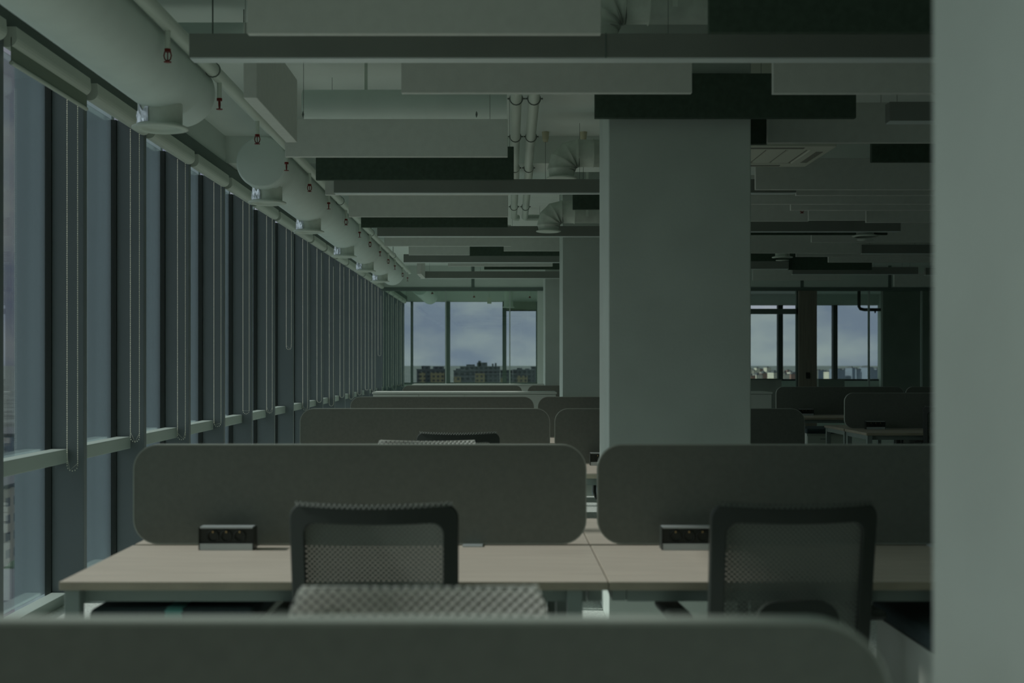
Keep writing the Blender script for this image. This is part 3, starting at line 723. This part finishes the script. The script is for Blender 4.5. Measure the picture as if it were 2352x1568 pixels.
building(1057, 1148, 843, BD, 24, 'dgrey', 'largest dark block with stepped roof in the middle far window', ((.15, .36, 2.0), (.42, .68, 3.4), (.45, .52, 4.6), (.8, .84, 2.6), (.87, .92, 3.0)), ((.15, .62, .84),))
building(1149, 1177, 851, BD + 60, 20, 'dgrey', 'dark grey block partly behind the far window mullion', ((.2, .5, 1.5),), ((.0, .35, .8),))
building(1178, 1226, 850, BD, 24, 'dgrey', 'dark grey block with ochre bay in the right far window', ((.2, .45, 1.6), (.6, .8, 1.2)), ((.2, .7, .85),))
building(1220, 1262, 843, BD + 120, 20, 'dgrey', 'dark block cut by the right edge of the far window', ((.1, .3, .6),))
building(1168, 1176, 856, BD + 700, 20, 'beige', 'small pale block between the dark blocks in the far window')
k = 0
rng = random.Random(3)
def towers(a, b, ylo, yhi, Y, mats, n, word):
    px = a
    for i in range(n):
        w = (b - a) / n * rng.uniform(.75, 1.35)
        m = mats[rng.randrange(len(mats))]; yt = rng.uniform(ylo, yhi); YY = Y * (.85, 1.0, 1.15, 1.3)[i % 4] + rng.uniform(-60, 60)
        building(px, px + w, yt, YY, 40, m, '%s tower, %s in the far skyline %s' % ({'beige': 'pale beige', 'brick': 'brick red', 'haze': 'hazy grey'}[m], ordn(i), word),
                 ((.3, .6, 3.0),))
        px += (b - a) / n
towers(1722, 1832, 842, 856, 3200, ['beige', 'beige', 'haze', 'brick'], 14, 'left of the brown pier')
towers(1724, 1830, 855, 863, 2000, ['beige', 'brick', 'beige'], 8, 'nearer, left of the brown pier')
towers(1872, 1912, 848, 858, 2800, ['beige', 'haze'], 5, 'just right of the brown pier')
towers(1920, 2032, 841, 850, 2300, ['haze'], 12, 'right of the dark far mullion')
# near-left view down through the side windows
for i, (x0, x1, y0, y1, z, m, l) in enumerate((
    (-75, -40, 120, 150, -24, 'brick', 'brick red block far below the nearest left window'), (-125, -85, 210, 240, -20, 'beige', 'pale block beyond the nearest left window'),
    (-44, -20, 56, 78, -30, 'haze', 'low grey building straight below the nearest left window'), (-160, -100, 300, 330, -16, 'haze', 'hazy block near the horizon outside the nearest left window'),
    (-30, -13, 34, 44, -33, 'dgrey', 'pale low roof at the foot of the tower, seen past the left sill'))):
    e = empty('apartment_block', (x0, y0, GZ), label=l, cat='building')
    MB().box(0, x1 - x0, 0, y1 - y0, 0, z - GZ).build('wall', m, e); MB().box(-.3, x1 - x0 + .3, -.3, y1 - y0 + .3, z - GZ, z - GZ + .6).build('roof_edge', 'croof', e)
trees = MB()
for i in range(160):
    Y = rng.uniform(60, 420); x = -Y * rng.uniform(.33, .45); r = rng.uniform(3, 6)
    if any(a - 8 < x < b + 8 and c - 8 < Y < d + 8 for a, b, c, d in ((-75, -40, 120, 150), (-125, -85, 210, 240), (-44, -20, 56, 78), (-160, -100, 300, 330))): continue
    trees.lathe([(r * math.sin(PI * t / 6) * rng.uniform(.85, 1.1) + .01, r * 1.1 * -math.cos(PI * t / 6)) for t in range(7)], (x, Y, GZ + r * 1.3), 9)
tag(trees.build('tree_canopy', 'tree'), 'dark green tree canopy far below the left windows', 'trees', kind='stuff')

# ------------------------------------------------------------------ sky
w = bpy.data.worlds.new('sky'); SC.world = w; w.use_nodes = True; nt = w.node_tree
bg = nt.nodes['Background']; tc = nt.nodes.new('ShaderNodeTexCoord')
def N(t, **k):
    n = nt.nodes.new(t)
    for a, b in k.items(): setattr(n, a, b)
    return n
L = nt.links.new
sep = N('ShaderNodeSeparateXYZ'); L(tc.outputs['Generated'], sep.inputs[0])
mp = N('ShaderNodeMapping'); mp.inputs['Scale'].default_value = (1, 1, 2.2); L(tc.outputs['Generated'], mp.inputs[0])
nz = N('ShaderNodeTexNoise'); nz.inputs['Scale'].default_value = 9; nz.inputs['Detail'].default_value = 6; nz.inputs['Roughness'].default_value = .55; L(mp.outputs[0], nz.inputs['Vector'])
cr = N('ShaderNodeValToRGB'); L(nz.outputs['Fac'], cr.inputs[0])
cr.color_ramp.elements[0].position = .38; cr.color_ramp.elements[1].position = .68
cr.color_ramp.elements[0].color = (.235, .27, .37, 1); cr.color_ramp.elements[1].color = (.47, .50, .50, 1)
# below the horizon: hazy land
hz = N('ShaderNodeMapRange'); hz.inputs['From Min'].default_value = -.01; hz.inputs['From Max'].default_value = 0.; L(sep.outputs['Z'], hz.inputs['Value'])
mxh = N('ShaderNodeMixRGB'); L(hz.outputs[0], mxh.inputs[0]); mxh.inputs[1].default_value = (.09, .12, .13, 1); L(cr.outputs[0], mxh.inputs[2])
# extra glow added to the unseen sky on the window side, to light the room
gd = Vector((-.82, .02, .50)).normalized()
dt = N('ShaderNodeVectorMath', operation='DOT_PRODUCT'); L(tc.outputs['Generated'], dt.inputs[0]); dt.inputs[1].default_value = gd
gl = N('ShaderNodeMapRange'); gl.interpolation_type = 'SMOOTHSTEP'; gl.inputs['From Min'].default_value = .42; gl.inputs['From Max'].default_value = 1.; L(dt.outputs['Value'], gl.inputs['Value'])
pw = N('ShaderNodeMath', operation='POWER'); L(gl.outputs[0], pw.inputs[0]); pw.inputs[1].default_value = 1.3
GLOW = 1.1
gc = N('ShaderNodeMixRGB'); gc.blend_type = 'MULTIPLY'; gc.inputs[0].default_value = 1; gc.inputs[1].default_value = (GLOW * .92, GLOW, GLOW * 1.0, 1)
cmb = N('ShaderNodeCombineXYZ'); [L(pw.outputs[0], cmb.inputs[i]) for i in range(3)]; L(cmb.outputs[0], gc.inputs[2])
ad = N('ShaderNodeMixRGB'); ad.blend_type = 'ADD'; ad.inputs[0].default_value = 1; az = N('ShaderNodeMapRange'); az.interpolation_type = 'SMOOTHSTEP'; az.inputs['From Min'].default_value = -.38; az.inputs['From Max'].default_value = -.02; az.inputs['To Min'].default_value = .5; L(sep.outputs['X'], az.inputs['Value'])
mz = N('ShaderNodeVectorMath', operation='SCALE'); L(mxh.outputs[0], mz.inputs[0]); L(az.outputs[0], mz.inputs['Scale']); L(mz.outputs[0], ad.inputs[1]); L(gc.outputs[0], ad.inputs[2])
L(ad.outputs[0], bg.inputs[0]); bg.inputs[1].default_value = 1.

sl = bpy.data.lights.new('sun', 'SUN'); sl.energy = 2.75; sl.angle = math.radians(2); sl.color = (1, .97, .92)
so = bpy.data.objects.new('sun', sl); COL.objects.link(so)
so.rotation_euler = Vector((1, .0, -.69)).to_track_quat('-Z', 'Y').to_euler()

# ------------------------------------------------------------------ camera
cd = bpy.data.cameras.new('camera'); cam = bpy.data.objects.new('camera', cd); COL.objects.link(cam)
cam.location = (0, 0, EYE); cam.rotation_euler = (PI / 2, 0, 0)
cd.sensor_width = 36; cd.lens = 36 * F / 2352; cd.shift_x = (1176 - X0) / 2352; cd.shift_y = (Y0 - 784) / 2352
cd.clip_start = .05; cd.clip_end = 60000
cd.dof.use_dof = True; cd.dof.focus_distance = 11; cd.dof.aperture_fstop = 3.2
SC.camera = cam
vs_ = SC.view_settings; vs_.view_transform = 'Standard'; vs_.look = 'None'; vs_.gamma = 1; vs_.exposure = 0; vs_.use_curve_mapping = False
